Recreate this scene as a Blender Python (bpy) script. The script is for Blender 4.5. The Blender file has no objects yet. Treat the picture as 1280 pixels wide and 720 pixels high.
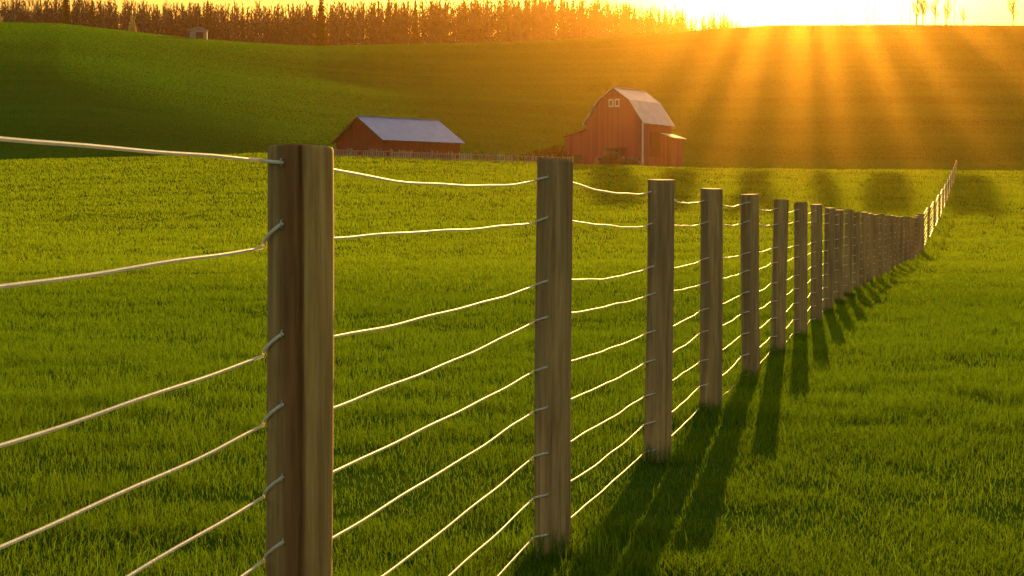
import bpy, math, random
import numpy as np
from mathutils import Vector, Matrix

random.seed(7)
rng = np.random.default_rng(7)
C = bpy.context.scene.collection
sc = bpy.context.scene
R = math.radians

# ------------------------------------------------------------------ camera frame helpers
FPX = 2100.0
CAM = np.array([0.0, 0.0, 1.09])
PITCH = math.atan(80 / FPX)


def P(x, y, Y):
    """point seen at photo pixel (x, y) at distance Y along the view"""
    sx = (x - 640) / FPX
    sy = -(y - 360) / FPX
    d = np.array([sx, math.cos(PITCH) + sy * math.sin(PITCH), -math.sin(PITCH) + sy * math.cos(PITCH)])
    p = CAM + d * (Y / d[1])
    return float(p[0]), float(p[1]), float(p[2])


SUN_AZ = math.atan((1003 - 640) / FPX)
SUN_EL = R(11.6)
SUN_DIR = Vector((math.sin(SUN_AZ) * math.cos(SUN_EL), math.cos(SUN_AZ) * math.cos(SUN_EL), math.sin(SUN_EL)))

# ------------------------------------------------------------------ noise
_G = rng.random((256, 256))


def vnoise(x, y, s, seed=0):
    x = np.asarray(x, float) / s + seed * 17.3 + 1000
    y = np.asarray(y, float) / s + seed * 5.7 + 1000
    xi = np.floor(x).astype(int); yi = np.floor(y).astype(int)
    fx = x - xi; fy = y - yi
    fx = fx * fx * (3 - 2 * fx); fy = fy * fy * (3 - 2 * fy)
    a = _G[xi % 256, yi % 256]; b = _G[(xi + 1) % 256, yi % 256]
    c = _G[xi % 256, (yi + 1) % 256]; d = _G[(xi + 1) % 256, (yi + 1) % 256]
    return (a * (1 - fx) + b * fx) * (1 - fy) + (c * (1 - fx) + d * fx) * fy


# ------------------------------------------------------------------ terrain
YE = 165.0
YC = 370.0
EX = [-900, 0, 330, 415, 700, 880, 1280, 2400]
EY = [206, 201, 193, 196, 205.5, 211, 215, 218]
CX = [-900, -300, 0, 80, 160, 240, 320, 400, 480, 640, 720, 800, 880, 960, 1100, 1280, 2000, 2600]
CY = [60, 36, 29, 31, 40, 49, 55, 59, 57, 54, 50, 45, 38, 33, 32, 33, 45, 60]


def sm(t):
    t = np.clip(t, 0, 1)
    return t * t * (3 - 2 * t)


def zfun(X, Y):
    X = np.asarray(X, float); Y = np.asarray(Y, float)
    px = 640 + FPX * X / np.maximum(Y, 60)
    ze = 1.09 + (280 - np.interp(px, EX, EY)) / FPX * YE
    zc = 1.09 + (280 - np.interp(px, CX, CY)) / FPX * YC
    t = np.clip((Y - 48) / (YE - 48), 0, 1)
    z = ze * t ** 1.3
    # beyond the field's edge: a shallow dip, then the hill
    zb = ze + 1.0
    s1 = np.clip((Y - YE) / 14, 0, 1)
    dip = ze - 0.9 * sm(s1)
    s2 = np.clip((Y - 179) / 18, 0, 1)
    dip = dip + (zb - (ze - 0.9)) * sm(s2)
    left = 1 - sm((px - 60) / 520)
    y0 = 206 + 22 * sm((px - 500) / 500)
    s = np.clip((Y - y0) / (YC - y0), 0, 1)
    pw = 1.04 - .44 * left
    g = ((s + .015) ** pw - .015 ** pw) / (1.015 ** pw - .015 ** pw)
    hill = dip + (zc - zb) * g
    und = (vnoise(X, Y, 62, 3) - .5) * 4.6 + (vnoise(X * .4, Y, 23, 4) - .5) * 1.3
    hill = hill + und * np.sin(np.pi * s) * 0.5
    z = np.where(Y > YE, hill, z)
    over = np.clip(Y - YC, 0, None)
    z = np.where(Y > YC, zc - 0.03 * np.minimum(over, 300) - .8 * sm(over / 14) + (vnoise(X, Y, 90, 5) - .5) * 2 * sm(over / 60), z)
    rid = 1.09 + (280 - np.interp(px, CX, CY) - 9) / FPX * np.minimum(Y, 720) - 1
    tb = sm((Y - 395) / 105)
    z = np.where(Y > 395, z * (1 - tb) + rid * tb, z)
    # small humps of the field
    amp = np.clip(1 - Y / 200, 0, 1)
    z = z + amp * ((vnoise(X, Y, 5.5, 1) - .5) * .07 + (vnoise(X, Y, 1.6, 2) - .5) * .03 * (Y < 60))
    return z


# ------------------------------------------------------------------ mesh helpers
def mesh_np(name, V, F4=None, F3=None, smooth=True):
    me = bpy.data.meshes.new(name)
    V = np.asarray(V, np.float32)
    n4 = 0 if F4 is None else len(F4); n3 = 0 if F3 is None else len(F3)
    me.vertices.add(len(V)); me.vertices.foreach_set('co', V.ravel())
    li = []
    if n4: li.append(np.asarray(F4, np.int32).ravel())
    if n3: li.append(np.asarray(F3, np.int32).ravel())
    li = np.concatenate(li)
    me.loops.add(len(li)); me.loops.foreach_set('vertex_index', li)
    me.polygons.add(n4 + n3)
    st = np.concatenate([np.arange(n4) * 4, n4 * 4 + np.arange(n3) * 3]).astype(np.int32)
    me.polygons.foreach_set('loop_start', st)
    me.polygons.foreach_set('use_smooth', np.full(n4 + n3, smooth))
    me.update(calc_edges=True)
    return me


def link(name, me, mat, parent=None):
    o = bpy.data.objects.new(name, me)
    if mat is not None and not me.materials: me.materials.append(mat)
    C.objects.link(o)
    if parent is not None: o.parent = parent
    return o


def tag(o, label=None, cat=None, group=None, kind=None):
    if label: o['label'] = label
    if cat: o['category'] = cat
    if group: o['group'] = group
    if kind: o['kind'] = kind
    return o


def empty(name, loc, rz=0):
    o = bpy.data.objects.new(name, None)
    o.location = loc; o.rotation_euler = (0, 0, rz); o.empty_display_size = .3
    C.objects.link(o)
    return o


class MB:
    def __init__(s): s.v = []; s.f = []
    def poly(s, pts):
        b = len(s.v); s.v += [tuple(p) for p in pts]; s.f.append(tuple(range(b, b + len(pts))))
    def box(s, c, d, rz=0, M=None):
        x, y, z = [q / 2 for q in d]
        b = len(s.v)
        for q in ((-x, -y, -z), (x, -y, -z), (x, y, -z), (-x, y, -z), (-x, -y, z), (x, -y, z), (x, y, z), (-x, y, z)):
            cx, sx = math.cos(rz), math.sin(rz)
            s.v.append((c[0] + q[0] * cx - q[1] * sx, c[1] + q[0] * sx + q[1] * cx, c[2] + q[2]))
        for f in ((0, 3, 2, 1), (4, 5, 6, 7), (0, 1, 5, 4), (1, 2, 6, 5), (2, 3, 7, 6), (3, 0, 4, 7)):
            s.f.append(tuple(b + i for i in f))
    def prism(s, prof, y0, y1):
        """closed profile of (x,z) extruded along local y"""
        n = len(prof); b = len(s.v)
        for y in (y0, y1):
            for x, z in prof: s.v.append((x, y, z))
        s.f.append(tuple(b + i for i in range(n)))
        s.f.append(tuple(b + n + i for i in reversed(range(n))))
        for i in range(n):
            j = (i + 1) % n
            s.f.append((b + i, b + n + i, b + n + j, b + j))
    def slab(s, p0, p1, y0, y1, th):
        """roof sheet between profile points p0, p1 (x,z), thickness upward"""
        dx, dz = p1[0] - p0[0], p1[1] - p0[1]
        L = math.hypot(dx, dz); nx, nz = -dz / L * th, dx / L * th
        if nz < 0: nx, nz = -nx, -nz
        s.prism([p0, p1, (p1[0] + nx, p1[1] + nz), (p0[0] + nx, p0[1] + nz)], y0, y1)
    def tube(s, pts, rad, n=8, cap=True):
        pts = [Vector(p) for p in pts]
        b0 = len(s.v); prevu = None
        for i, p in enumerate(pts):
            t = (pts[min(i + 1, len(pts) - 1)] - pts[max(i - 1, 0)]).normalized()
            if prevu is None:
                a = Vector((0, 0, 1)) if abs(t.z) < .9 else Vector((1, 0, 0))
                u = t.cross(a).normalized()
            else:
                u = (prevu - t * prevu.dot(t)).normalized()
            prevu = u; w = t.cross(u)
            r = rad[i] if hasattr(rad, '__len__') else rad
            for k in range(n):
                a = 2 * math.pi * k / n
                s.v.append(tuple(p + (u * math.cos(a) + w * math.sin(a)) * r))
        for i in range(len(pts) - 1):
            for k in range(n):
                a = b0 + i * n + k; c = b0 + i * n + (k + 1) % n
                s.f.append((a, c, c + n, a + n))
        if cap:
            s.f.append(tuple(b0 + k for k in reversed(range(n))))
            e = b0 + (len(pts) - 1) * n
            s.f.append(tuple(e + k for k in range(n)))
    def build(s, name, mat, parent=None, smooth=False):
        me = bpy.data.meshes.new(name)
        me.from_pydata(s.v, [], s.f); me.update()
        if smooth: me.polygons.foreach_set('use_smooth', [True] * len(me.polygons))
        return link(name, me, mat, parent)


def copy_tree(o, parent=None):
    c = o.copy(); C.objects.link(c)
    if parent is not None: c.parent = parent
    for ch in list(o.children): copy_tree(ch, c)
    return c


# ------------------------------------------------------------------ materials
def newmat(name):
    m = bpy.data.materials.new(name); m.use_nodes = True
    nt = m.node_tree; b = nt.nodes['Principled BSDF']
    return m, nt, b


def N(nt, t, **kw):
    n = nt.nodes.new(t)
    for k, v in kw.items(): setattr(n, k, v)
    return n


def coords(nt, scale=(1, 1, 1), rot=(0, 0, 0)):
    tc = N(nt, 'ShaderNodeTexCoord'); mp = N(nt, 'ShaderNodeMapping')
    mp.inputs['Scale'].default_value = scale; mp.inputs['Rotation'].default_value = rot
    nt.links.new(tc.outputs['Object'], mp.inputs['Vector'])
    return mp.outputs['Vector']


def noise(nt, vec, scale, detail=4, rough=.55):
    n = N(nt, 'ShaderNodeTexNoise'); n.inputs['Scale'].default_value = scale
    n.inputs['Detail'].default_value = detail; n.inputs['Roughness'].default_value = rough
    nt.links.new(vec, n.inputs['Vector'])
    return n.outputs['Fac']


def ramp(nt, fac, stops):
    r = N(nt, 'ShaderNodeValToRGB'); e = r.color_ramp.elements
    while len(e) < len(stops): e.new(.5)
    for i, (p, c) in enumerate(stops):
        e[i].position = p; e[i].color = (*c, 1)
    nt.links.new(fac, r.inputs['Fac'])
    return r.outputs['Color']


def bump(nt, h, strength, dist, b):
    n = N(nt, 'ShaderNodeBump'); n.inputs['Strength'].default_value = strength
    n.inputs['Distance'].default_value = dist
    nt.links.new(h, n.inputs['Height']); nt.links.new(n.outputs['Normal'], b.inputs['Normal'])


def mixc(nt, f, a, b_, mode='MIX'):
    m = N(nt, 'ShaderNodeMix', data_type='RGBA', blend_type=mode)
    if isinstance(f, (int, float)): m.inputs['Factor'].default_value = f
    else: nt.links.new(f, m.inputs['Factor'])
    for inp, q in ((m.inputs['A'], a), (m.inputs['B'], b_)):
        if isinstance(q, tuple): inp.default_value = (*q, 1)
        else: nt.links.new(q, inp)
    return m.outputs['Result']


def mat_simple(name, c0, c1, scale=8, stretch=(1, 1, 1), rough=.8, bs=.3, bd=.01, spec=.3):
    m, nt, b = newmat(name)
    v = coords(nt, stretch)
    f = noise(nt, v, scale)
    nt.links.new(ramp(nt, f, [(.3, c0), (.7, c1)]), b.inputs['Base Color'])
    b.inputs['Roughness'].default_value = rough
    b.inputs['Specular IOR Level'].default_value = spec
    bump(nt, f, bs, bd, b)
    return m


def mat_ground(name, c0, c1, c2, stripes=False):
    m, nt, b = newmat(name)
    v = coords(nt)
    big = noise(nt, v, .06, 3)
    fine = noise(nt, coords(nt, (1, .35, 1)), 1.2, 6, .65)
    c = ramp(nt, fine, [(.3, c0), (.7, c1)])
    c = mixc(nt, big, c, c2)
    if stripes:
        f2 = noise(nt, coords(nt, (.012, .16, .1), (0, 0, R(-6))), 1.0, 4, .6)
        c = mixc(nt, 1.0, c, ramp(nt, f2, [(.35, (.72, .72, .72)), (.65, (1.12, 1.12, 1.12))]), 'MULTIPLY')
    nt.links.new(c, b.inputs['Base Color'])
    b.inputs['Roughness'].default_value = 1
    b.inputs['Specular IOR Level'].default_value = 0
    bump(nt, fine, .6, .12, b)
    return m


def mat_leaf(name, c0, c1, trans, tw=.5, attr=True):
    m, nt, b = newmat(name)
    if attr:
        a = N(nt, 'ShaderNodeAttribute'); a.attribute_name = 'tone'
        f = a.outputs['Fac']
    else:
        f = noise(nt, coords(nt), 3)
    c = ramp(nt, f, [(0, c0), (.75, c1), (1, tuple(min(1, q * 1.5) for q in c1))])
    nt.links.new(c, b.inputs['Base Color'])
    b.inputs['Roughness'].default_value = .75
    b.inputs['Specular IOR Level'].default_value = 0
    t = N(nt, 'ShaderNodeBsdfTranslucent')
    nt.links.new(mixc(nt, .5, c, trans), t.inputs['Color'])
    mx = N(nt, 'ShaderNodeMixShader'); mx.inputs[0].default_value = tw
    nt.links.new(b.outputs[0], mx.inputs[1]); nt.links.new(t.outputs[0], mx.inputs[2])
    nt.links.new(mx.outputs[0], nt.nodes['Material Output'].inputs['Surface'])
    return m


def mat_post(bands=False):
    m, nt, b = newmat('weathered_post')
    v = coords(nt, (1, 1, .06))
    oi = N(nt, 'ShaderNodeObjectInfo')
    va = N(nt, 'ShaderNodeVectorMath', operation='ADD'); nt.links.new(v, va.inputs[0])
    cb = N(nt, 'ShaderNodeCombineXYZ')
    mm = N(nt, 'ShaderNodeMath', operation='MULTIPLY'); mm.inputs[1].default_value = 40
    nt.links.new(oi.outputs['Random'], mm.inputs[0]); nt.links.new(mm.outputs[0], cb.inputs[0])
    nt.links.new(cb.outputs[0], va.inputs[1])
    v2 = va.outputs[0]
    g = noise(nt, v2, 60, 6, .7)
    w = noise(nt, v2, 14, 3, .5)
    blot = noise(nt, coords(nt, (1, 1, .5)), 7, 4)
    c = ramp(nt, g, [(.25, (.15, .075, .028)), (.5, (.33, .19, .075)), (.75, (.46, .30, .13))])
    c = mixc(nt, ramp(nt, w, [(.35, (0, 0, 0)), (.6, (1, 1, 1))]), mixc(nt, .55, c, (.075, .045, .022)), c)
    c = mixc(nt, ramp(nt, blot, [(.5, (0, 0, 0)), (.8, (.4, .4, .4))]), c, (.13, .125, .05))
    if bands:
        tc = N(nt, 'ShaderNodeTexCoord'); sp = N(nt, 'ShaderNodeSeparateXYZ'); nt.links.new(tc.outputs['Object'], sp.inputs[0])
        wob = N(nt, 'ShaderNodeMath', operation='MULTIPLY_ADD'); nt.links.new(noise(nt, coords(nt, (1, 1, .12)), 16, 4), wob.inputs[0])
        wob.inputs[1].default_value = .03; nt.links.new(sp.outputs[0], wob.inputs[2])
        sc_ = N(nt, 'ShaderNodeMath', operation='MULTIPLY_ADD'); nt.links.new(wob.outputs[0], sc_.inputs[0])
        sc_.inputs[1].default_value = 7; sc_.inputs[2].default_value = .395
        tone = ramp(nt, sc_.outputs[0], [(.0, (.95, 1.0, .95)), (.28, (.80, .80, .72)), (.38, (.56, .44, .36)), (.56, (.52, .38, .30)), (.63, (1.1, 1.06, .86)), (1, (1.35, 1.3, 1.0))])  # dark centre strip of wood; right side lightened as if sunlit
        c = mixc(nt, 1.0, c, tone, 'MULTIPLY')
    nt.links.new(c, b.inputs['Base Color'])
    b.inputs['Roughness'].default_value = .85
    b.inputs['Specular IOR Level'].default_value = .25
    bump(nt, g, .9, .005, b)
    return m


def mat_wire():
    m, nt, b = newmat('white_poly_rope')
    a = N(nt, 'ShaderNodeAttribute'); a.attribute_name = 'run'
    w = N(nt, 'ShaderNodeMath', operation='SINE'); nt.links.new(a.outputs['Fac'], w.inputs[0])
    c = ramp(nt, noise(nt, coords(nt), 30, 3), [(.3, (.62, .58, .50)), (.7, (.82, .80, .74))])
    nt.links.new(c, b.inputs['Base Color'])
    b.inputs['Roughness'].default_value = .45
    t = N(nt, 'ShaderNodeBsdfTranslucent'); t.inputs['Color'].default_value = (.85, .8, .7, 1)
    mx = N(nt, 'ShaderNodeMixShader'); mx.inputs[0].default_value = .5
    nt.links.new(b.outputs[0], mx.inputs[1]); nt.links.new(t.outputs[0], mx.inputs[2])
    nt.links.new(mx.outputs[0], nt.nodes['Material Output'].inputs['Surface'])
    bump(nt, noise(nt, coords(nt), 260, 2), .5, .001, b)
    return m


def mat_planks(name, c0, c1, freq):
    m, nt, b = newmat(name)
    tc = N(nt, 'ShaderNodeTexCoord')
    sep = N(nt, 'ShaderNodeSeparateXYZ'); nt.links.new(tc.outputs['Object'], sep.inputs[0])
    add = N(nt, 'ShaderNodeMath', operation='ADD'); nt.links.new(sep.outputs[0], add.inputs[0]); nt.links.new(sep.outputs[1], add.inputs[1])
    mul = N(nt, 'ShaderNodeMath', operation='MULTIPLY'); mul.inputs[1].default_value = freq; nt.links.new(add.outputs[0], mul.inputs[0])
    fr = N(nt, 'ShaderNodeMath', operation='FRACT'); nt.links.new(mul.outputs[0], fr.inputs[0])
    fl = N(nt, 'ShaderNodeMath', operation='FLOOR'); nt.links.new(mul.outputs[0], fl.inputs[0])
    wn = N(nt, 'ShaderNodeTexWhiteNoise', noise_dimensions='1D'); nt.links.new(fl.outputs[0], wn.inputs['W'])
    gap = N(nt, 'ShaderNodeMath', operation='LESS_THAN'); gap.inputs[1].default_value = .08; nt.links.new(fr.outputs[0], gap.inputs[0])
    n = noise(nt, coords(nt, (1, 1, .25)), 1.3, 5, .6)
    ad = N(nt, 'ShaderNodeMath', operation='ADD'); nt.links.new(wn.outputs['Value'], ad.inputs[0]); nt.links.new(n, ad.inputs[1])
    c = ramp(nt, ad.outputs[0], [(.35, c0), (1.0, c1)])
    c = mixc(nt, gap.outputs[0], c, tuple(q * .3 for q in c0))
    nt.links.new(c, b.inputs['Base Color'])
    b.inputs['Roughness'].default_value = .85
    b.inputs['Specular IOR Level'].default_value = .2
    bump(nt, fr.outputs[0], .3, .03, b)
    return m


def mat_metal_roof(name, c0, c1, freq=2.0):
    m, nt, b = newmat(name)
    tc = N(nt, 'ShaderNodeTexCoord')
    sep = N(nt, 'ShaderNodeSeparateXYZ'); nt.links.new(tc.outputs['Object'], sep.inputs[0])
    mul = N(nt, 'ShaderNodeMath', operation='MULTIPLY'); mul.inputs[1].default_value = freq * 6.283; nt.links.new(sep.outputs[1], mul.inputs[0])
    sn = N(nt, 'ShaderNodeMath', operation='SINE'); nt.links.new(mul.outputs[0], sn.inputs[0])
    n = noise(nt, coords(nt, (1, 1, 1)), .8, 5, .6)
    nt.links.new(ramp(nt, n, [(.3, c0), (.7, c1)]), b.inputs['Base Color'])
    b.inputs['Roughness'].default_value = .5
    b.inputs['Metallic'].default_value = .05
    bump(nt, sn.outputs[0], .4, .03, b)
    return m


M = {}
M['field'] = mat_ground('field_soil', (.022, .045, .003), (.048, .085, .006), (.038, .07, .005))
M['hill'] = mat_ground('hill_grass', (.022, .085, .007), (.045, .125, .010), (.03, .10, .008), True)
M['grass'] = mat_leaf('grass_blade', (.024, .055, .003), (.078, .14, .006), (.165, .28, .006), .5)
M['pasture'] = mat_leaf('sun_brightened_blade', (.042, .085, .005), (.10, .17, .008), (.30, .43, .01), .58)  # blade colour brightened so the far field looks sunlit
M['hillgrass'] = mat_leaf('hill_grass_blade', (.015, .072, .005), (.036, .12, .008), (.10, .27, .008), .5)
M['post'] = mat_post()
M['side_lit_post'] = mat_post(True)
M['wire'] = mat_wire()
M['steel'] = mat_simple('galvanised_steel', (.25, .25, .26), (.4, .4, .4), 20, rough=.45, bs=.1)
M['stake'] = mat_simple('dark_stake', (.04, .035, .03), (.08, .07, .05), 20)
M['bark'] = mat_simple('bark', (.05, .038, .03), (.10, .075, .06), 6, (1, 1, .2), bs=.6, bd=.03)
M['twig'] = mat_simple('bare_twigs', (.055, .042, .035), (.10, .078, .065), 4)
M['wood_twig'] = mat_simple('woodland_twigs', (.010, .010, .011), (.032, .030, .030), .25)
M['conifer'] = mat_leaf('conifer_needles', (.018, .03, .012), (.04, .055, .02), (.05, .06, .02), .2)
M['shrub'] = mat_leaf('shrub_leaves', (.015, .03, .008), (.035, .05, .015), (.04, .06, .01), .2)
M['gold'] = mat_leaf('pale_leaves', (.20, .16, .07), (.34, .27, .12), (.4, .3, .1), .3)
M['blocker'] = mat_leaf('beam_tree_leaves', (.04, .05, .02), (.07, .08, .03), (.08, .09, .02), .25)
M['red'] = mat_planks('red_boards', (.07, .005, .008), (.13, .010, .015), 3.5)
M['red_light'] = mat_planks('faded_red_boards', (.15, .010, .03), (.25, .024, .045), 3.5)
M['red_trim'] = mat_simple('dark_trim', (.035, .012, .01), (.06, .02, .015), 3)
M['white_trim'] = mat_simple('white_trim', (.48, .36, .32), (.60, .48, .43), 3)
M['dark'] = mat_simple('dark_opening', (.02, .012, .01), (.035, .02, .015), 3)
M['roof_blue'] = mat_metal_roof('blue_grey_tin', (.09, .19, .42), (.13, .25, .52))
M['roof_pink'] = mat_metal_roof('pale_grey_tin', (.30, .26, .28), (.42, .36, .38))
M['glass'] = mat_simple('dim_glass', (.05, .05, .06), (.08, .08, .09), 2, rough=.15)
M['grey_wood'] = mat_simple('silvered_wood', (.12, .085, .07), (.26, .19, .15), 5, (1, 1, .3), bs=.4)
M['pale_wood'] = mat_simple('bleached_wood', (.17, .13, .10), (.33, .27, .21), 5, (1, 1, .3), bs=.3)
M['shed'] = mat_simple('pale_boards', (.15, .13, .12), (.22, .19, .18), 2)
M['brush'] = mat_simple('dry_brush', (.10, .06, .04), (.22, .14, .09), 6)


# ------------------------------------------------------------------ ground sheets
def sheet(name, ys, mat, label_none=None, span=lambda Y: 30 + abs(Y) * .95, nx=260):
    ys = np.array(ys, float)
    s = np.linspace(-1, 1, nx); s = np.sign(s) * np.abs(s) ** 1.15
    XX = np.array([s * span(y) for y in ys]); YY = np.repeat(ys[:, None], nx, 1)
    ZZ = zfun(XX, YY)
    V = np.stack([XX, YY, ZZ], -1).reshape(-1, 3)
    a = (np.arange(len(ys) - 1)[:, None] * nx + np.arange(nx - 1)[None, :]).ravel()
    F = np.stack([a, a + 1, a + 1 + nx, a + nx], 1)
    return tag(link(name, mesh_np(name, V, F), mat), kind='structure')


ys1 = list(np.arange(-60, 0, 3)) + list(np.arange(0, 40, .35)) + list(np.arange(40, 90, 1)) + list(np.arange(90, 174.1, 1.5))
sheet('field', ys1 + [174.0], M['field'])
ys2 = [174.0] + list(np.arange(175.5, 400, 1.5)) + list(np.arange(400, 700, 10)) + list(np.arange(700, 1500, 40))
sheet('hill', ys2, M['hill'])


# ------------------------------------------------------------------ grass
def blades(X, Y, h, w, lean=.45, seed=0, tone=None, curl=None):
    r = np.random.default_rng(seed)
    n = len(X)
    Z = zfun(X, Y) - .008
    a = r.uniform(0, 2 * np.pi, n)
    wx = np.cos(a) * w / 2; wy = np.sin(a) * w / 2
    la = r.uniform(0, 2 * np.pi, n); ll = h * r.uniform(.05, 1, n) * lean * 1.6
    dx = np.cos(la) * ll; dy = np.sin(la) * ll
    V = np.empty((n, 5, 3), np.float32)
    V[:, 0] = np.stack([X - wx, Y - wy, Z], 1)
    V[:, 1] = np.stack([X + wx, Y + wy, Z], 1)
    V[:, 2] = np.stack([X + wx * .8 + dx * .3, Y + wy * .8 + dy * .3, Z + h * .6], 1)
    V[:, 3] = np.stack([X - wx * .8 + dx * .3, Y - wy * .8 + dy * .3, Z + h * .6], 1)
    V[:, 4] = np.stack([X + dx, Y + dy, Z + h * (1 - .25 * (ll / h) ** 2)], 1)
    b = np.arange(n) * 5
    F4 = np.stack([b, b + 1, b + 2, b + 3], 1); F3 = np.stack([b + 3, b + 2, b + 4], 1)
    if tone is None: tone = r.uniform(0, 1, n)
    return V.reshape(-1, 3), F4, F3, np.repeat(tone, 5)


def grass_obj(name, parts, mat, label):
    Vs, F4s, F3s, Ts = [], [], [], []; off = 0
    for V, F4, F3, T in parts:
        Vs.append(V); F4s.append(F4 + off); F3s.append(F3 + off); Ts.append(T); off += len(V)
    me = mesh_np(name, np.concatenate(Vs), np.concatenate(F4s), np.concatenate(F3s), True)
    at = me.attributes.new('tone', 'FLOAT', 'POINT')
    at.data.foreach_set('value', np.concatenate(Ts).astype(np.float32))
    return tag(link(name, me, mat), label, 'grass', kind='stuff')


def field_blades(n, y0, y1, seed, margin=1.2, um=.335, wide=.00042, wmin=.0036, fade=0):
    r = np.random.default_rng(seed)
    Y = np.exp(r.uniform(np.log(y0), np.log(y1), n))
    X = r.uniform(-1, 1, n) * (Y * um + margin)
    cl = vnoise(X, Y, .32, 11) * .6 + vnoise(X, Y, 1.1, 12) * .4
    cl2 = vnoise(X * .5, Y, 2.6, 13)
    keep = r.random(n) < .25 + 1.3 * np.clip(cl - .12, 0, 1)
    if fade < 0: keep &= r.random(n) < 1 - sm((Y - 22) / 36)
    if fade > 0: keep &= r.random(n) < sm((Y - 20) / 34)
    X, Y, cl, cl2 = X[keep], Y[keep], cl[keep], cl2[keep]; n = len(X)
    far = np.clip(Y / 60, 0, 2)
    h = (.020 + .095 * cl * (0.45 + 1.0 * cl2)) * r.uniform(.72, 1.2, n) * (1 + .8 * far)
    w = np.maximum(wmin, Y * wide) * r.uniform(.6, 1.2, n)
    tone = np.clip(r.normal(.45, .2, n) + (cl2 - .5) * .55 + (r.random(n) < .015) * .6, 0, 1)
    return blades(X, Y, h, w, .5, seed + 1, tone)


def tufts():
    r = np.random.default_rng(91); X = []; Y = []; h = []
    gx = lambda y: -.416 + (y - 3.27) * .2495
    for y in [1.2] + [d * 2.73 for d in (1.197, 2.008, 2.777, 3.456, 4.21, 4.98, 5.77, 6.62)] + [18.07 + 2.1 * k for k in range(1, 10)]:
        n = 330; a = r.uniform(0, 6.283, n); q = .065 + np.abs(r.normal(0, .07, n))
        X.append(gx(y) + np.cos(a) * q); Y.append(y + np.sin(a) * q); h.append(r.uniform(.05, .14, n))
    n = 3200; yy = np.exp(r.uniform(np.log(3.6), np.log(30), n)); xx = r.uniform(-1, 1, n) * (yy * .335 + 1)
    k = vnoise(xx, yy, 1.7, 31) > .45
    X.append(xx[k]); Y.append(yy[k]); h.append(r.uniform(.07, .125, k.sum()))
    X = np.concatenate(X); Y = np.concatenate(Y); h = np.concatenate(h)
    return blades(X, Y, h, np.maximum(.0035, Y * .0004), .45, 92, np.clip(r.normal(.55, .25, len(X)), 0, 1))


grass_obj('grass', [field_blades(760000, 3.6, 58, 21, fade=-1), tufts(), field_blades(30000, .6, 4.2, 25, margin=2.2)],
          M['grass'], 'short lush lawn grass covering the near pasture along the fence')
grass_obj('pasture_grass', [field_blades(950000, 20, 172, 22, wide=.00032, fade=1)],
          M['pasture'], 'yellow green grass, lightened to look sunlit, covering the far pasture up to the barns')

r_ = np.random.default_rng(31)
nH = 480000
Yh = r_.uniform(176, 374, nH) ** 1.0
Xh = r_.uniform(-.37, .37, nH) * Yh
hh = r_.uniform(.09, .14, nH)
grass_obj('hill_grass', [blades(Xh, Yh, hh, r_.uniform(.07, .17, nH), .5, 32, np.clip(.3 + .4 * vnoise(Xh * .12, Yh, 4, 21) + r_.normal(0, .03, nH), 0, 1))], M['hillgrass'],
          'smooth green crop grass covering the long hillside behind the barns')

# ------------------------------------------------------------------ wire fence
GX = 0.2495
fence = empty('wire_fence', (0, 0, 0))
tag(fence, 'long fence of round wooden posts strung with nine white wires across the pasture', 'fence')

DU = [1.197, 2.008, 2.777, 3.456, 4.21, 4.98, 5.77, 6.62]
YP = [-.87, 1.2] + [d * 2.73 for d in DU]
XPpx = [373, 693, 824, 890, 939.5, 974, 1000.5, 1021.5]
XP = [-.416 + (y - 3.27) * GX for y in YP[:2]] + [(x - 640) / FPX * y for x, y in zip(XPpx, YP[2:])]
ZT = [1.20, 1.215, 1.238, 1.299, 1.289, 1.288, 1.293, 1.284, 1.293, 1.300]
y = YP[-1]
while y < 53.5:
    y += 2.1
    YP.append(y); XP.append(-.416 + (y - 3.27) * GX + .95 * (max(0, y - 18) / 37) ** 2)
    ZT.append(1.29 + random.uniform(-.02, .02))
NEAR_N = len(YP)
x, y = XP[-1], YP[-1]
while y < 150:
    st = 9.5
    y += st; x += st * .275
    YP.append(y); XP.append(x); ZT.append(1.30)
NPST = len(YP)
YP = np.array(YP); XP = np.array(XP); ZG = zfun(XP, YP)
ZG[:NEAR_N] = np.where(YP[:NEAR_N] < 45, 0, ZG[:NEAR_N])


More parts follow.
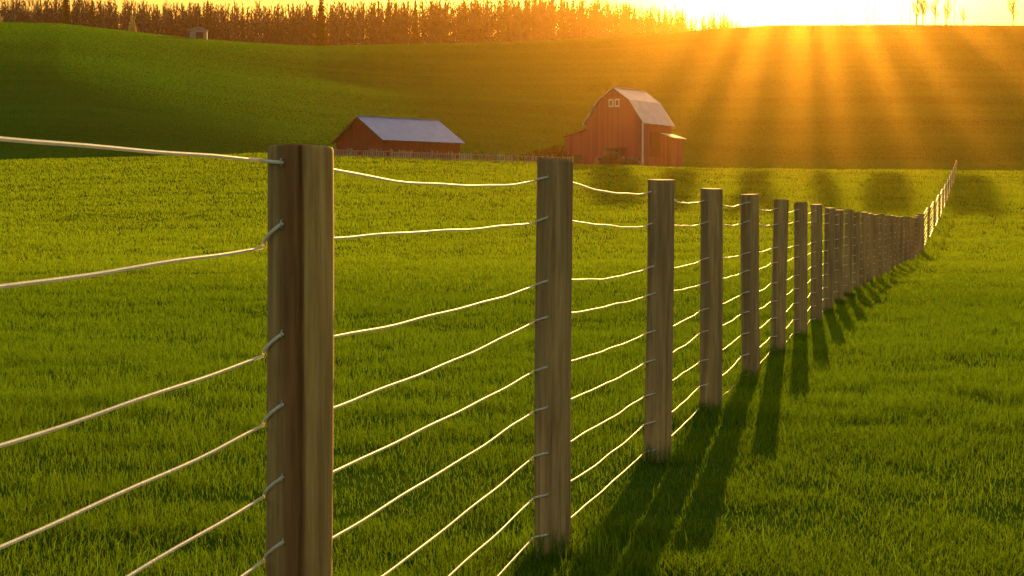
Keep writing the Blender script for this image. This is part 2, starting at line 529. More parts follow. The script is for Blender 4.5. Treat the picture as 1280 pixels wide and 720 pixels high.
def post_mesh(name, top, r0, seed, nseg=40, nz=46, cracks=()):
    r = np.random.default_rng(seed)
    V = []; zs = list(np.linspace(-.25, top - .012, nz)) + [top - .004, top]
    ph = r.uniform(0, 6.28, 8)
    for i, z in enumerate(zs):
        for k in range(nseg):
            a = 2 * math.pi * k / nseg
            rr = r0 * (1 + .018 * math.sin(2 * a + ph[0]) + .014 * math.sin(3 * a + ph[1] + z * .8) + .006 * math.sin(7 * a + ph[2] + z * 2))
            rr *= 1 + .012 * math.sin(z * 3.1 + ph[3]) - .02 * (z / max(top, .1) - .5)
            for (ca, cw, cd, z0, z1) in cracks:
                aa = ca + .035 * math.sin(z * 4 + ca * 9) + .015 * math.sin(z * 13)
                d = (a - aa + math.pi) % (2 * math.pi) - math.pi
                if z0 < z < z1: rr -= cd * math.exp(-(d / cw) ** 2)
            if i == len(zs) - 1: rr *= .975
            x = math.cos(a) * rr + .006 * math.sin(z * 2.2 + ph[4]); yy = math.sin(a) * rr + .006 * math.cos(z * 1.9 + ph[5])
            zz = z + (.004 * math.sin(a + ph[6]) if i >= len(zs) - 2 else 0)
            V.append((x, yy, zz))
    n = nseg
    F = []
    for i in range(len(zs) - 1):
        for k in range(n):
            F.append((i * n + k, i * n + (k + 1) % n, (i + 1) * n + (k + 1) % n, (i + 1) * n + k))
    e = (len(zs) - 1) * n
    V.append((0, 0, top - .002)); c = len(V) - 1
    F3 = [(e + k, e + (k + 1) % n, c) for k in range(n)]
    return mesh_np(name, V, F, F3, True)


d0 = R(-90)
cr1 = [(d0 + .16, .075, .016, -.3, 2), (d0 - .42, .05, .0025, -.3, 2), (d0 + .75, .03, .002, .2, .9), (1.2, .05, .01, 0, 2)]
posts = []
variants = []
for i in range(5):
    rr = np.random.default_rng(50 + i)
    cr = [(rr.uniform(-3, 0), rr.uniform(.03, .06), rr.uniform(.003, .008), rr.uniform(-.3, .3), rr.uniform(.8, 2)) for _ in range(4)]
    variants.append(post_mesh('post', 1.29, .0615, 60 + i, 32, 34, cr))
for i in range(NPST):
    if i == 2: me = post_mesh('post', ZT[i], .0640, 41, 96, 60, cr1)
    elif i == 3: me = post_mesh('post', ZT[i], .0600, 43, 72, 50, [(d0 - .05, .06, .008, -.3, 2), (d0 + .5, .05, .003, .1, 2), (d0 - .6, .05, .003, 0, 1.1)])
    elif i == NEAR_N - 1: me = post_mesh('post', 1.30, .11, 44, 32, 20)
    else: me = variants[i % 5]
    o = link('post', me, M['side_lit_post'] if i == 2 else M['post'], fence)
    o.location = (XP[i], YP[i], ZG[i])
    if i > 3:
        o.scale = (1, 1, ZT[i] / 1.29) if i < NEAR_N else (.55, .55, 1.0); o.rotation_euler = (R(random.uniform(-.7, .7)), R(random.uniform(-.7, .7)), random.uniform(-.4, .4))
    posts.append(o)

WH = [1.241, 1.111, .907, .79, .628, .497, .349, .213, .083]
W1 = [1.207, 1.090, .880, .745, .605, .480, .330, .195, .075]
W0 = [1.219, .985, .775, .630, .49, .36, .22, .11, .04]


def wire_z(k, i):
    if i == 0: return W0[k]
    if i == 1: return W0[k]
    if i == 2: return W1[k]
    if i == NEAR_N - 1 or i >= NEAR_N: return WH[k] * 1.0 + ZG[i]
    return WH[k] + (ZT[i] - 1.299) + ZG[i] + (random.uniform(-.012, .012) if i > 3 else 0)


for k in range(9):
    mb = MB(); run = []
    rw = np.random.default_rng(100 + k)
    pts = []
    for i in range(NPST - 1):
        a = Vector((XP[i], YP[i], wire_z(k, i))); b = Vector((XP[i + 1], YP[i + 1], wire_z(k, i + 1)))
        if i >= NEAR_N - 1 and False: pass
        d = (b - a); d.z = 0; d.normalize()
        rr = .062
        steps = 26 if i < 4 else (12 if i < 14 else 5)
        # leaves the far side of post i, sags, touches the near-left face of post i+1, climbs to the staple
        side = Vector((-d.y, d.x, 0))
        start = a + d * rr * .9
        if i == 2: start.z += [0, -.03, -.022, -.036, -.028, -.041, -.045, -.05, -.05][k]
        pts.append(a)
        RR = (.0665 if i + 1 == 2 else .0655 if i + 1 == 3 else .0655) + .003
        onpost = lambda f: b - d * (RR * math.cos(R(f))) + side * (RR * math.sin(R(f)))
        lim = onpost(66)
        stap = onpost(6)
        rise = .046 if i == 1 else (.02 if i < 6 else .01)
        if i == 0: rise = 0
        lim.z = b.z - rise
        if k == 0: lim.z = b.z + (.006 if i == 1 else -.012)
        sag = (.012 if k else .02) * (b - a).length / 2 * rw.uniform(.4, 1.3)
        if i == 2: sag = [.027, .002, .012, .012, .008, .006, .01, .008, .012][k]
        if i == 1: sag = [.008, .01, .016, .016, .014, .012, .02, .02, .02][k]
        ph = rw.uniform(0, 6.28, 4); am = .0015
        for j in range(steps):
            t = j / (steps - 1)
            p = start.lerp(lim, t)
            p.z -= 4 * sag * t * (1 - t)
            e = min(1, t * 8, (1 - t) * 8)
            p.z += e * am * (math.sin(t * 11 + ph[0]) + .7 * math.sin(t * 23 + ph[1]))
            p += side * (e * am * math.sin(t * 14 + ph[2]))
            pts.append(p)
        for f in (52, 38, 24, 12):
            q = onpost(f); q.z = lim.z + (stap.z - lim.z) * (66 - f) / 60; pts.append(q)
        pts.append(stap)
        pts.append(stap + d * .02)
    rad = []
    for p in pts:
        rad.append(.0034 if p.y < 50 else (.0045 if k not in (0, 8) else .02))
    mb.tube(pts, rad, 8)
    o = mb.build('wire', M['wire'], fence, True)
    at = o.data.attributes.new('run', 'FLOAT', 'POINT')

# staples where each wire enters the nearest posts
for i in (2, 3, 4):
    for k in range(9):
        b = Vector((XP[i], YP[i], 0)); a = Vector((XP[i - 1], YP[i - 1], 0)); d = (b - a).normalized(); side = Vector((-d.y, d.x, 0))
        z = wire_z(k, i) if i < 4 else WH[k] + ZT[i] - 1.299
        c = b - d * .0675 + side * .0065
        mb = MB(); up = Vector((0, 0, 1))
        mb.tube([c + d * .02 + up * (z + .008), c - d * .006 + up * (z + .007), c - d * .009 + up * z, c - d * .006 + up * (z - .007), c + d * .02 + up * (z - .008)], .0010, 6)
        o = mb.build('staple', M['steel'], None, True)
        o.parent = posts[i]
        o.matrix_parent_inverse = Matrix.Translation(-Vector((XP[i], YP[i], ZG[i])))

# ------------------------------------------------------------------ barns
def frame_at(px, py, Y, rz):
    return P(px, py, Y), rz


def small_barn():
    # nearest corner at (480, 172) on the eave; local +x = toward the far gable corner's opposite
    c = P(480, 173.5, 196)
    rz = R(45)                      # local y axis runs along the ridge, to the right and away
    root = empty('small_barn', (c[0], c[1], 0), R(-48))
    tag(root, 'low red barn with a blue grey tin gable roof at the foot of the hill', 'barn')
    gz = float(zfun(c[0], c[1] + 6)) - .6
    root.location.z = gz
    e = c[2] - gz                   # eave height above root
    W = 9.4; L = 11.6; rise = 2.75
    # local frame: y from 0 (gable end seen) to L ; x from 0 (front eave) to -W (rear eave)
    mb = MB()
    mb.prism([(0, 0), (0, e), (-W / 2, e + rise), (-W, e), (-W, 0)], 0, L)
    mb.build('wall', M['red'], root)
    sl = rise / (W / 2)
    rf = MB()
    ov = .38
    rf.slab((ov, e - ov * sl + .03), (-W / 2, e + rise + .03), -.45, L + .45, .07)
    rf.slab((-W - ov, e - ov * sl + .03), (-W / 2, e + rise + .03), -.45, L + .45, .07)
    r = rf.build('roof', M['roof_blue'], root)
    rc = MB(); rc.box((-W / 2, L / 2, e + rise + .13), (.34, L + .9, .05)); rc.build('ridge_cap', M['roof_blue'], r)
    tr = MB()
    for s in (1, -1):
        x0 = ov if s == 1 else -W - ov
        tr.slab((x0, e - ov * sl - .22), (-W / 2, e + rise - .22), -.50, -.44, .24)
    tr.build('rake_board', M['red_trim'], root)
    co = MB(); co.box((.03, .06, e / 2), (.12, .12, e - .1)); co.build('corner_board', M['red'], root)
    d = MB(); d.box((-W / 2, -.04, 1.35), (2.6, .06, 2.5)); dd = d.build('door', M['red'], root)
    d = MB(); d.box((-W / 2, -.10, 2.68), (3.2, .05, .14)); d.build('track', M['red_trim'], dd)
    return root


def gambrel(W, e, k, top):
    kx = W * .22
    return [(0, e), (-kx, k), (-W / 2, top), (-W + kx, k), (-W, e)]


def big_barn():
    c = P(803, 152, 200)
    root = empty('big_barn', (c[0], c[1], 0), R(-32))
    tag(root, 'tall red gambrel roofed barn with small white windows and side sheds', 'barn')
    gz = float(zfun(c[0] - 2, c[1] + 4)) - .8
    root.location.z = gz
    e = c[2] - gz; W = 7.6; L = 7.6
    # root z-rotation: gable along local x, turned so that the long side recedes to the right
    top = e + 4.1; kn = e + 2.55
    prof = gambrel(W, e, kn, top)
    mb = MB(); mb.prism([(0, 0)] + prof + [(-W, 0)], 0, L)
    mb.build('wall', M['red_light'], root)
    rf = MB()
    pr = gambrel(W, e, kn, top)
    q = [(.30, e - .30), pr[1], pr[2], pr[3], (-W - .30, e - .30)]
    for a, b in ((0, 1), (1, 2)): rf.slab((q[a][0] + .02, q[a][1] + .05), (q[b][0] + .02 * (1 - b + 1) / 2, q[b][1] + .05), -.35, L + .35, .08)
    for a, b in ((4, 3), (3, 2)): rf.slab((q[a][0] - .02, q[a][1] + .05), (q[b][0], q[b][1] + .05), -.35, L + .35, .08)
    r = rf.build('roof', M['roof_pink'], root)
    rc = MB(); rc.box((-W / 2, L / 2, top + .15), (.34, L + .7, .06)); rc.build('ridge_cap', M['roof_pink'], r)
    for s in (-1, 1):
        f = MB(); wx = -W / 2 + s * .42; wz = e + 2.35
        f.box((wx, -.05, wz), (.62, .08, .95)); fo = f.build('window', M['white_trim'], root)
        g = MB(); g.box((wx, -.10, wz), (.36, .03, .62)); g.build('pane', M['glass'], fo)
    t = MB(); t.box((.03, .02, e / 2), (.16, .16, e - .2)); t.build('corner_board', M['white_trim'], root)
    d = MB(); d.box((-W / 2 + .3, -.04, 1.6), (2.6, .07, 3.0)); dd = d.build('door', M['red'], root)
    d = MB(); d.box((-W / 2 + .3, -.10, 3.18), (3.0, .06, .14)); d.build('track', M['red_trim'], dd)
    # side door of the long wall
    d = MB(); d.box((.04, 3.3, e - 2.6), (.06, 2.6, 3.0)); d.build('side_door', M['red'], root)
    # lean-to on the right end with a pale roof
    ln = MB(); ln.prism([(.01, 0), (.01, e - 1.25), (1.5, e - 1.75), (1.5, 0)], L - 2.6, L + .1)
    lo = ln.build('lean_to', M['red_light'], root)
    lr = MB(); lr.slab((.02, e - 1.18), (1.85, e - 1.80), L - 2.8, L + .4, .07); lr.build('lean_to_roof', M['white_trim'], lo)
    # lower shed along the left wall with an open dark bay
    sw = 3.3
    ls = MB(); ls.prism([(-W - .01, 0), (-W - .01, e - .7), (-W - sw, e - 1.55), (-W - sw, 0)], .5, L - .5)
    so = ls.build('side_shed', M['red_light'], root)
    sr = MB(); sr.slab((-W - .02, e - .62), (-W - sw - .3, e - 1.55), .2, L - .2, .07); sr.build('shed_roof', M['red'], so)
    op = MB(); op.box((-W - sw / 2 - .1, .47, 1.75), (1.9, .05, 1.6)); op.build('opening', M['dark'], so)
    return root


small_barn(); big_barn()

# ------------------------------------------------------------------ weathered picket fence at the field edge
pf = empty('picket_fence', (0, 0, 0))
tag(pf, 'weathered grey picket fence along the field edge before the low red barn', 'fence')
pxs = list(np.linspace(414, 716, 13))
for i in range(len(pxs)):
    px = pxs[i]; Yf = 167.5
    X = (px - 640) / FPX * Yf; z = float(zfun(X, Yf))
    mb = MB(); mb.box((X, Yf, z + .45), (.13, .13, 1.3)); mb.build('fence_post', M['grey_wood'], pf)
    if i < len(pxs) - 1:
        X2 = (pxs[i + 1] - 640) / FPX * Yf; z2 = float(zfun(X2, Yf))
        pm = MB()
        for h in (.35, .85):
            mid = ((X + X2) / 2, Yf - .08, (z + z2) / 2 + h); pm.box(mid, (X2 - X, .04, .09))
        n = 9
        for j in range(n):
            if random.random() < (.08 if px < 600 else .3): continue
            t = (j + .5) / n; hh_ = random.uniform(.75, 1.1)
            pm.box((X + (X2 - X) * t, Yf - .125, z + (z2 - z) * t + hh_ / 2), (.12, .03, hh_))
        pm.build('picket_panel', M['pale_wood'] if i in (3, 6, 8) else M['grey_wood'], pf)


# ------------------------------------------------------------------ trees
def tubes_np(segs, n=4):
    """segs: list of (p0, p1, r0, r1)"""
    S = np.array([list(a) + list(b) + [r0, r1] for a, b, r0, r1 in segs], float)
    p0, p1, r0, r1 = S[:, 0:3], S[:, 3:6], S[:, 6], S[:, 7]
    t = p1 - p0; t /= np.linalg.norm(t, axis=1, keepdims=True) + 1e-9
    a = np.where(np.abs(t[:, 2:3]) < .9, np.array([[0, 0, 1.]]), np.array([[1., 0, 0]]))
    u = np.cross(t, a); u /= np.linalg.norm(u, axis=1, keepdims=True); w = np.cross(t, u)
    V = np.empty((len(S), 2 * n, 3))
    for k in range(n):
        c, s = math.cos(2 * math.pi * k / n), math.sin(2 * math.pi * k / n)
        V[:, k] = p0 + (u * c + w * s) * r0[:, None]
        V[:, n + k] = p1 + (u * c + w * s) * r1[:, None]
    b = np.arange(len(S))[:, None] * 2 * n
    F = np.concatenate([np.stack([b[:, 0] + k, b[:, 0] + (k + 1) % n, b[:, 0] + n + (k + 1) % n, b[:, 0] + n + k], 1) for k in range(n)])
    return V.reshape(-1, 3), F


def bare_tree_segs(seed, H=16, spread=.5, start=.35, nb=16, up=.7):
    r = random.Random(seed)
    trunk = []; br = []
    pts = [Vector((0, 0, -1))]; x = y = 0
    ns = 9
    for i in range(1, ns + 1):
        x += r.uniform(-.02, .02) * H; y += r.uniform(-.02, .02) * H
        pts.append(Vector((x * .5, y * .5, H * i / ns)))
    rad = lambda t: .016 * H * (1 - t) ** .8 + .012
    for i in range(ns): trunk.append((pts[i], pts[i + 1], rad(i / ns), rad((i + 1) / ns)))

    def grow(p, d, L, rr, lev):
        q = p; n = 3
        for s in range(n):
            d = (d + Vector((r.uniform(-.25, .25), r.uniform(-.25, .25), r.uniform(-.05, .28)))).normalized()
            q2 = q + d * L / n
            br.append((q, q2, rr * (1 - s / n * .6), rr * (1 - (s + 1) / n * .6)))
            if lev < 2:
                for _ in range(3 if lev == 0 else 2):
                    dd = (d + Vector((r.uniform(-1, 1), r.uniform(-1, 1), r.uniform(-.2, .9))) * .8).normalized()
                    grow(q.lerp(q2, r.random()), dd, L * r.uniform(.35, .6), rr * .5, lev + 1)
            q = q2
    for i in range(nb):
        t = start + (1 - start) * (i + r.random()) / nb
        j = min(ns - 1, int(t * ns)); p = pts[j].lerp(pts[j + 1], t * ns - j)
        a = r.uniform(0, 6.283); e = up + r.uniform(-.25, .35)
        d = Vector((math.cos(a), math.sin(a), e)).normalized()
        grow(p, d, H * spread * (1.15 - t) * r.uniform(.6, 1.1), rad(t) * .55, 0)
    return trunk, br


def leafquads(cent, size, seed, up=.5):
    r = np.random.default_rng(seed); n = len(cent)
    a = r.normal(0, 1, (n, 3)); a[:, 2] += up; a /= np.linalg.norm(a, axis=1, keepdims=True)
    b = np.cross(a, r.normal(0, 1, (n, 3))); b /= np.linalg.norm(b, axis=1, keepdims=True)
    s = (size * r.uniform(.5, 1.2, n))[:, None]
    V = np.stack([cent - a * s, cent - b * s * .45, cent + a * s, cent + b * s * .45], 1)
    k = np.arange(n) * 4
    return V.reshape(-1, 3), np.stack([k, k + 1, k + 2, k + 3], 1), np.repeat(r.random(n), 4)


def leaf_mesh(name, cent, size, seed, up=.5):
    V, F, T = leafquads(cent, size, seed, up)
    me = mesh_np(name, V, F, None, False)
    at = me.attributes.new('tone', 'FLOAT', 'POINT'); at.data.foreach_set('value', T.astype(np.float32))
    return me


def make_bare(seed, H, **kw):
    tr, br = bare_tree_segs(seed, H, **kw)
    V, F = tubes_np(tr, 6); mt = mesh_np('trunk', V, F)
    V, F = tubes_np(br, 3); mc = mesh_np('crown', V, F)
    mt.materials.append(M['bark']); mc.materials.append(M['twig'])
    return mt, mc


def conifer_cent(seed, H, rad, n, base=.12):
    r = np.random.default_rng(seed)
    t = base + (1 - base) * (1 - np.sqrt(r.random(n)) * 1.0)
    t = np.clip(t, base, 1)
    whorl = np.round(t * 22) / 22 + r.normal(0, .006, n)
    rr = rad * (1 - whorl) ** .85 * np.sqrt(r.random(n)) * (.75 + .25 * np.sin(whorl * 61 + seed))
    a = r.uniform(0, 6.283, n)
    return np.stack([np.cos(a) * rr, np.sin(a) * rr, whorl * H - rr * .25], 1)


def make_conifer(seed, H, rad):
    V, F = tubes_np([((0, 0, -1), (0, 0, H * .5), .02 * H, .012 * H), ((0, 0, H * .5), (0, 0, H), .012 * H, .01)], 6)
    mt = mesh_np('trunk', V, F); mt.materials.append(M['bark'])
    mc = leaf_mesh('crown', conifer_cent(seed, H, rad, 2600), .028 * H, seed, -.2); mc.materials.append(M['conifer'])
    return mt, mc


def place_tree(name, meshes, loc, s, rz, label, group=None, sz=None, cat='tree'):
    root = empty(name, loc, rz); root.scale = (s, s, sz or s)
    for m_, nm in zip(meshes, ('trunk', 'crown')):
        o = bpy.data.objects.new(nm, m_); C.objects.link(o); o.parent = root
    tag(root, label, cat, group)
    return root


BARE = [make_bare(200 + i, 18, spread=.30, start=.3, nb=17, up=1.0) for i in range(4)]
CON = [make_conifer(300 + i, 18, 2.6) for i in range(3)]

TX = [-400, 0, 40, 100, 150, 200, 260, 320, 400, 480, 560, 620, 700, 740, 765, 800, 850, 862, 872, 890, 905, 918, 930]
TY = [-8, -6, 0, -2, 1, 5, 4, 8, 5, 3, 2, -2, -4, 0, 4, 8, 14, 22, 24, 17, 19, 28, 35]

# the far wood: one mass
segV = []; segF = []; off = 0
leafC = []; leafC2 = []
lib = []
for i in range(5):
    tr, br = bare_tree_segs(400 + i, 1.0, spread=.28, start=.2, nb=9, up=1.1)
    tr = [(a, b, r0 * .9, r1) for a, b, r0, r1 in [(s[0], s[1], s[2] * .7, max(s[3] * .5, .002)) for s in tr]]
    br = [(a, b, max(r0, .0022), max(r1, .0016)) for a, b, r0, r1 in br]
    for s in range(len(tr)):
        a, b, r0, r1 = tr[s]; tr[s] = (a, b, min(r0, .014), min(r1, .012))
    V, F = tubes_np(tr + br, 3)
    lib.append((V, F))
rw = np.random.default_rng(77)
NW = 900
for i in range(NW):
    px = rw.uniform(-330, 925); Y = rw.uniform(512, 670)
    X = (px - 640) / FPX * Y
    ty = np.interp(px, TX, TY) + abs(rw.normal(0, 6)) - 1
    g = float(zfun(X, Y)); top = 1.09 + (280 - ty) / FPX * Y
    H = max(5, (top - g))
    V, F = lib[i % 5]
    a = rw.uniform(0, 6.283); ca, sa = math.cos(a), math.sin(a)
    Q = np.stack([(V[:, 0] * ca - V[:, 1] * sa) * H * .9 + X, (V[:, 0] * sa + V[:, 1] * ca) * H * .9 + Y, V[:, 2] * H + g], 1)
    # keep radii visible but thin
    segV.append(Q); segF.append(F + off); off += len(Q)
wm = mesh_np('woodland', np.concatenate(segV), np.concatenate(segF), None, True)
wood = tag(link('woodland', wm, M['wood_twig']), 'dense brown leafless wood along the ridge behind the green hill', 'woodland', kind='stuff')
# brushy understorey of the same wood: twigs low down, so that no gap shows the ground behind
nU = 300000
pxU = rw.uniform(-330, 925, nU); YU = rw.uniform(508, 680, nU)
XU = (pxU - 640) / FPX * YU
gU = zfun(XU, YU)
topU = 1.09 + (280 - (np.interp(pxU, TX, TY) + 12 + 14 * vnoise(pxU, YU, 14, 8))) / FPX * YU
tt = np.where(rw.random(nU) < .5, rw.random(nU) * .45, rw.random(nU) ** .8)
cen = np.stack([XU, YU, gU + (topU - gU) * tt], 1)
um_ = leaf_mesh('undergrowth', cen, .36, 9, 1.5)
tag(link('undergrowth', um_, M['wood_twig']), 'brown brushy thicket filling the gaps of the ridge wood', 'undergrowth', kind='stuff')

# trees that stand out of the wood
spots = [(22, 395, -14, 'b'), (44, 408, -10, 'b'), (86, 402, -22, 'c'), (101, 410, -6, 'b'), (118, 420, -3, 'c'), (182, 412, -4, 'b'), (213, 420, 0, 'b'),
         (262, 418, -2, 'c'), (283, 420, 3, 'b'), (296, 418, -4, 'c'), (327, 405, -12, 'b'), (352, 425, 4, 'b'), (383, 430, -3, 'c'), (403, 400, -20, 'c'),
         (424, 425, -3, 'b'), (452, 430, -3, 'c'), (463, 430, 0, 'b'), (487, 430, -4, 'c'), (512, 430, -6, 'b'), (520, 436, -2, 'c'), (546, 436, -5, 'b'),
         (556, 436, -4, 'c'), (580, 440, -4, 'c'), (597, 440, -6, 'c'), (610, 440, -7, 'b'), (632, 440, -8, 'c'), (668, 440, -10, 'c'), (690, 440, -7, 'c'),
         (702, 445, -8, 'c'), (716, 445, -6, 'c'), (728, 445, -4, 'c'), (742, 450, 1, 'c'), (757, 450, 1, 'b'), (766, 450, 3, 'c'), (781, 450, 3, 'c'),
         (792, 450, 6, 'c'), (806, 450, 6, 'c'), (818, 455, 5, 'b'), (830, 455, 8, 'c'), (843, 455, 5, 'c'), (852, 455, 9, 'c'), (868, 460, 20, 'b'), (884, 460, 17, 'c'), (891, 460, 15, 'c'), (903, 460, 16, 'c'), (912, 460, 23, 'b')]
for i, (px, Y, ty, k) in enumerate(spots):
    Y += 104
    if k == 'c' and i % 3 == 0: k = 'b'
    X = (px - 640) / FPX * Y; g = float(zfun(X, Y)); top = 1.09 + (280 - ty) / FPX * Y
    s = (top - g) / 18
    if k == 'b':
        place_tree('bare_tree', BARE[i % 4], (X, Y, g), s, i * 1.3, 'leafless tree standing a little above the brown ridge wood', 'leafless trees along the ridge wood')
    else:
        place_tree('conifer_tree', CON[i % 3], (X, Y, g), s * .8, i * 1.7, 'dark pointed conifer poking out of the brown ridge wood', 'conifers along the ridge wood', sz=s)
# lone tree in front of the wood, right of centre
Y = 384; X = (651 - 640) / FPX * Y; g = float(zfun(X, Y))
place_tree('bare_tree', BARE[1], (X, Y, g), (1.09 + (280 - 14) / FPX * Y - g) / 18, .4, 'lone leafless tree with a forked dark trunk in front of the hazy wood', sz=None)

# thin bare trees on the right crest, and an added row of trees that splits the sun into beams
YK = 371.0
SPIND = [make_bare(240 + i, 8, spread=.36, start=.12, nb=26, up=1.5) for i in range(3)]
for i, (px, hgt, lab) in enumerate(((1142, 8.2, 'spindly bare tree on the hill crest, leftmost of those right of the sun'),
                                    (1151, 9.0, 'bushy forked bare tree on the hill crest just right of the sun'),
                                    (1166, 7.6, 'slim leaning bare tree on the crest between forked tree and pair of stems'),
                                    (1180, 7.0, 'slender bare tree on the crest with upright twin stems'),
                                    (1201, 4.2, 'smallest bare sapling on the right hill crest'),
                                    (1263, 8.6, 'bare tree on the crest near the right edge of the photo'))):
    X = (px - 640) / FPX * YK; g = float(zfun(X, YK))
    place_tree('bare_tree', SPIND[i % 3], (X, YK, g), hgt / 8, i * 2.1, lab, None)


def make_beam_tree(seed, lean, H=17.6, lo=6.7, rad=1.15):  # added tree, crown out of frame, cuts the sunlight into shafts
    lo += abs(lean) * .7; H -= abs(lean) * 1.0
    r = np.random.default_rng(seed)
    V, F = tubes_np([((0, 0, -1), (0, 0, lo), .07, .06), ((0, 0, lo), (lean * (H - lo), 0, H), .06, .02)], 6)
    mt = mesh_np('trunk', V, F); mt.materials.append(M['bark'])
    n = 7000; t = r.random(n)
    env = rad * np.sin(np.pi * np.clip(t * .86 + .12, 0, 1)) ** .6
    a = r.uniform(0, 6.283, n); rr = env * np.sqrt(r.random(n)) * (.8 + .35 * np.sin(a * 3 + t * 17))
    cen = np.stack([np.cos(a) * rr * (1 + abs(lean) * .4) + lean * (H - lo) * t, np.sin(a) * rr, lo + (H - lo) * t], 1)
    mc = leaf_mesh('crown', cen, .17, seed, 1.4); mc.materials.append(M['blocker'])
    return mt, mc


LEANS = [-.85, -.6, -.35, 0, .35, .6, .85]
BEAM_TREES = [make_beam_tree(500 + i, l) for i, l in enumerate(LEANS)]
for i, px in enumerate((896, 905, 934, 943, 975, 983, 1012, 1044, 1052, 1082, 1091, 1126, 1135, 1144, 1180, 1190)):
    X = (px - 640) / FPX * (YK + 3); g = float(zfun(X, YK + 3))
    want = max(-.85, min(.85, -(px - 1003) / 130))  # lean set from the sun's position so the shafts fan out
    m_ = min(range(7), key=lambda q: abs(LEANS[q] - want))
    place_tree('beam_tree', BEAM_TREES[m_], (X, YK + 3 + (i % 3) * .4, g), 1.0, 0, 'added slim poplar on the crest with its crown above the glare', 'added sunbeam trees along the hill crest')

# pale bush, shed and stone by the wood's edge
def shrub(name, px, yt, Y, rad, n, mat, label, size=.16, cat='shrub', hfac=1.0, seedo=0):
    X = (px - 640) / FPX * Y; g = float(zfun(X, Y)); top = 1.09 + (280 - yt) / FPX * Y; H = max(.6, top - g)
    r = np.random.default_rng(int(px) + seedo)
    u = r.normal(0, 1, (n, 3)); u /= np.linalg.norm(u, axis=1, keepdims=True)
    rr = r.random(n) ** .45
    lump = 1 + .5 * np.sin(u[:, 0] * 5 + px) * np.cos(u[:, 2] * 4 + 1) + .2 * np.sin(u[:, 1] * 9)
    c = np.stack([u[:, 0] * rad * rr * lump, u[:, 1] * rad * rr * lump, H / 2 + u[:, 2] * H / 2 * rr], 1)
    root = empty(name, (X, Y, g))
    me = leaf_mesh('foliage', c, size, int(px), .6); link('foliage', me, mat, root)
    V, F = tubes_np([((0, 0, -.3), (0.05, 0, H * .3), .06, .05)] + [((0.05, 0, H * .3), (math.cos(q) * rad * .5, math.sin(q) * rad * .5, H * .75), .04, .01) for q in (0, 2, 4)], 5)
    link('stem', mesh_np('stem', V, F), M['bark'], root)
    return tag(root, label, cat)


shrub('pale_tree', 168, 20, 386, 1.0, 900, M['gold'], 'small pale golden tree on the left crest against the dark wood', .22, 'tree')
shrub('pale_tree', 1, 16, 386, .9, 700, M['gold'], 'small pale tree on the crest at the left edge of the photo', .22, 'tree')
shrub('shrub', 694, 182, 199, 1.7, 1300, M['shrub'], 'dark shrub mound left of the tall red barn', .22)
shrub('shrub', 676, 188, 196, 1.6, 1300, M['shrub'], 'low dark shrub farthest left of the tall red barn', .2)
shrub('shrub', 664, 194, 193, 1.2, 700, M['shrub'], 'smallest low bush beside the dark shrubs near the tall barn', .18)
shrub('brush_pile', 765, 190, 190, 1.7, 1300, M['brush'], 'heap of dry pinkish brush before the gable of the tall barn', .3, 'brush pile')
shrub('brush_pile', 790, 197, 189, 1.1, 800, M['brush'], 'smaller heap of dry brush by the corner of the tall barn', .26, 'brush pile')

Y = 373; X = (250 - 640) / FPX * Y; g = float(zfun(X, Y))
sh = empty('small_shed', (X, Y, g), R(8)); tag(sh, 'small pale shed on the left crest in front of the dark wood', 'shed')
mb = MB(); mb.prism([(-1.9, -.5), (1.9, -.5), (1.9, 2.3), (0, 2.9), (-1.9, 2.3)], -1.2, 1.2); mb.build('wall', M['shed'], sh)
mb = MB(); mb.slab((2.1, 2.27), (0, 2.94), -1.4, 1.4, .08); mb.slab((-2.1, 2.27), (0, 2.94), -1.4, 1.4, .08); mb.build('roof', M['roof_pink'], sh)
mb = MB(); mb.box((.3, -1.22, 1.1), (1.6, .05, 1.5)); mb.build('opening', M['dark'], sh)

# ------------------------------------------------------------------ haze
HZ = 0.000086
hm = bpy.data.materials.new('haze_air'); hm.use_nodes = True; nt = hm.node_tree
for n in list(nt.nodes): nt.nodes.remove(n)
out = nt.nodes.new('ShaderNodeOutputMaterial'); pv = nt.nodes.new('ShaderNodeVolumePrincipled')
pv.inputs['Color'].default_value = (.98, .53, .10, 1)
pv.inputs['Density'].default_value = HZ
pv.inputs['Anisotropy'].default_value = .93
nt.links.new(pv.outputs[0], out.inputs['Volume'])
mb = MB(); mb.box((0, 700, 39), (3200, 1700, 82))
hz = mb.build('haze', hm); tag(hz, 'thin golden evening haze filling the valley air', 'haze', kind='stuff')

# ------------------------------------------------------------------ light
w = bpy.data.worlds.new('World'); sc.world = w; w.use_nodes = True; nt = w.node_tree
bg = nt.nodes['Background']
sky = nt.nodes.new('ShaderNodeTexSky'); sky.sky_type = 'NISHITA'; sky.sun_disc = False
sky.sun_elevation = SUN_EL; sky.sun_rotation = SUN_AZ
sky.air_density = 1.2; sky.dust_density = 3.5; sky.ozone_density = 1.5; sky.altitude = 200
tc = nt.nodes.new('ShaderNodeTexCoord')
dp = nt.nodes.new('ShaderNodeVectorMath'); dp.operation = 'DOT_PRODUCT'
nt.links.new(tc.outputs['Generated'], dp.inputs[0]); dp.inputs[1].default_value = SUN_DIR


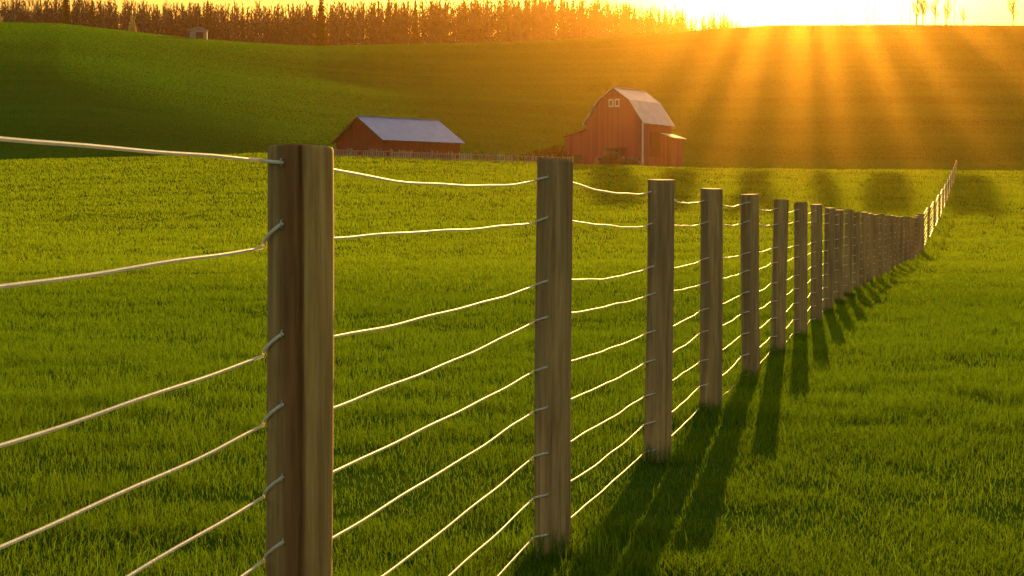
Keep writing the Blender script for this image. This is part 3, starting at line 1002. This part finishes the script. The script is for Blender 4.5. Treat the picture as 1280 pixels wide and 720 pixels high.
def glow(pw, col, amt):
    c = nt.nodes.new('ShaderNodeMath'); c.operation = 'MAXIMUM'; c.inputs[1].default_value = 0; nt.links.new(dp.outputs['Value'], c.inputs[0])
    p = nt.nodes.new('ShaderNodeMath'); p.operation = 'POWER'; p.inputs[1].default_value = pw; nt.links.new(c.outputs[0], p.inputs[0])
    m = nt.nodes.new('ShaderNodeVectorMath'); m.operation = 'SCALE'; m.inputs[0].default_value = [q * amt for q in col]
    nt.links.new(p.outputs[0], m.inputs['Scale'])
    return m.outputs[0]


sepw = nt.nodes.new('ShaderNodeSeparateXYZ'); nt.links.new(tc.outputs['Generated'], sepw.inputs[0])
tint = nt.nodes.new('ShaderNodeValToRGB'); te = tint.color_ramp.elements
te[0].position = .10; te[0].color = (.75, .42, .10, 1); te[1].position = .75; te[1].color = (.85, .85, .80, 1)
q_ = te.new(.3); q_.color = (.9, .68, .38, 1)
nt.links.new(sepw.outputs['Z'], tint.inputs['Fac'])
te[0].color = (.42, .23, .04, 1)
mr = nt.nodes.new('ShaderNodeMapRange'); mr.inputs['From Min'].default_value = .15; mr.inputs['From Max'].default_value = .85
mr.inputs['To Min'].default_value = 0; mr.inputs['To Max'].default_value = 1; nt.links.new(dp.outputs['Value'], mr.inputs['Value'])
mxw = nt.nodes.new('ShaderNodeMix'); mxw.data_type = 'RGBA'; nt.links.new(mr.outputs[0], mxw.inputs['Factor'])
mxw.inputs['A'].default_value = (1.92, 1.60, 1.0, 1); nt.links.new(tint.outputs[0], mxw.inputs['B'])
tm = nt.nodes.new('ShaderNodeVectorMath'); tm.operation = 'MULTIPLY'
nt.links.new(sky.outputs[0], tm.inputs[0]); nt.links.new(mxw.outputs['Result'], tm.inputs[1])
acc = tm.outputs[0]
SKY_S = .10
for g_ in (glow(9, (1, .48, .06), 2.6), glow(90, (1, .62, .16), 9), glow(500, (1, .85, .5), 60)):
    a = nt.nodes.new('ShaderNodeVectorMath'); a.operation = 'ADD'
    nt.links.new(acc, a.inputs[0]); nt.links.new(g_, a.inputs[1]); acc = a.outputs[0]
nt.links.new(acc, bg.inputs['Color']); bg.inputs['Strength'].default_value = SKY_S

sl = bpy.data.lights.new('sun', 'SUN'); sl.energy = 5.0; sl.angle = R(.25); sl.color = (1.0, .56, .13)
so = bpy.data.objects.new('sun', sl); C.objects.link(so)
so.rotation_euler = (-SUN_DIR).to_track_quat('-Z', 'Y').to_euler()
so.location = (60, 300, 120)

# ------------------------------------------------------------------ camera
cd = bpy.data.cameras.new('camera'); cd.sensor_width = 36; cd.lens = FPX / 1280 * 36
cd.clip_start = .05; cd.clip_end = 6000
co = bpy.data.objects.new('camera', cd); C.objects.link(co)
co.location = CAM; co.rotation_euler = (R(90) - PITCH, 0, 0)
sc.camera = co

sc.view_settings.view_transform = 'Standard'; sc.view_settings.look = 'None'
sc.view_settings.exposure = 1.0; sc.view_settings.gamma = 1; sc.view_settings.use_curve_mapping = False
sc.render.engine = 'CYCLES'
cy = sc.cycles
cy.use_denoising = True
try: cy.denoiser = 'OPENIMAGEDENOISE'
except Exception: pass
cy.max_bounces = 6; cy.diffuse_bounces = 3; cy.transmission_bounces = 3; cy.glossy_bounces = 2; cy.volume_bounces = 0
cy.use_adaptive_sampling = True; cy.adaptive_threshold = .01
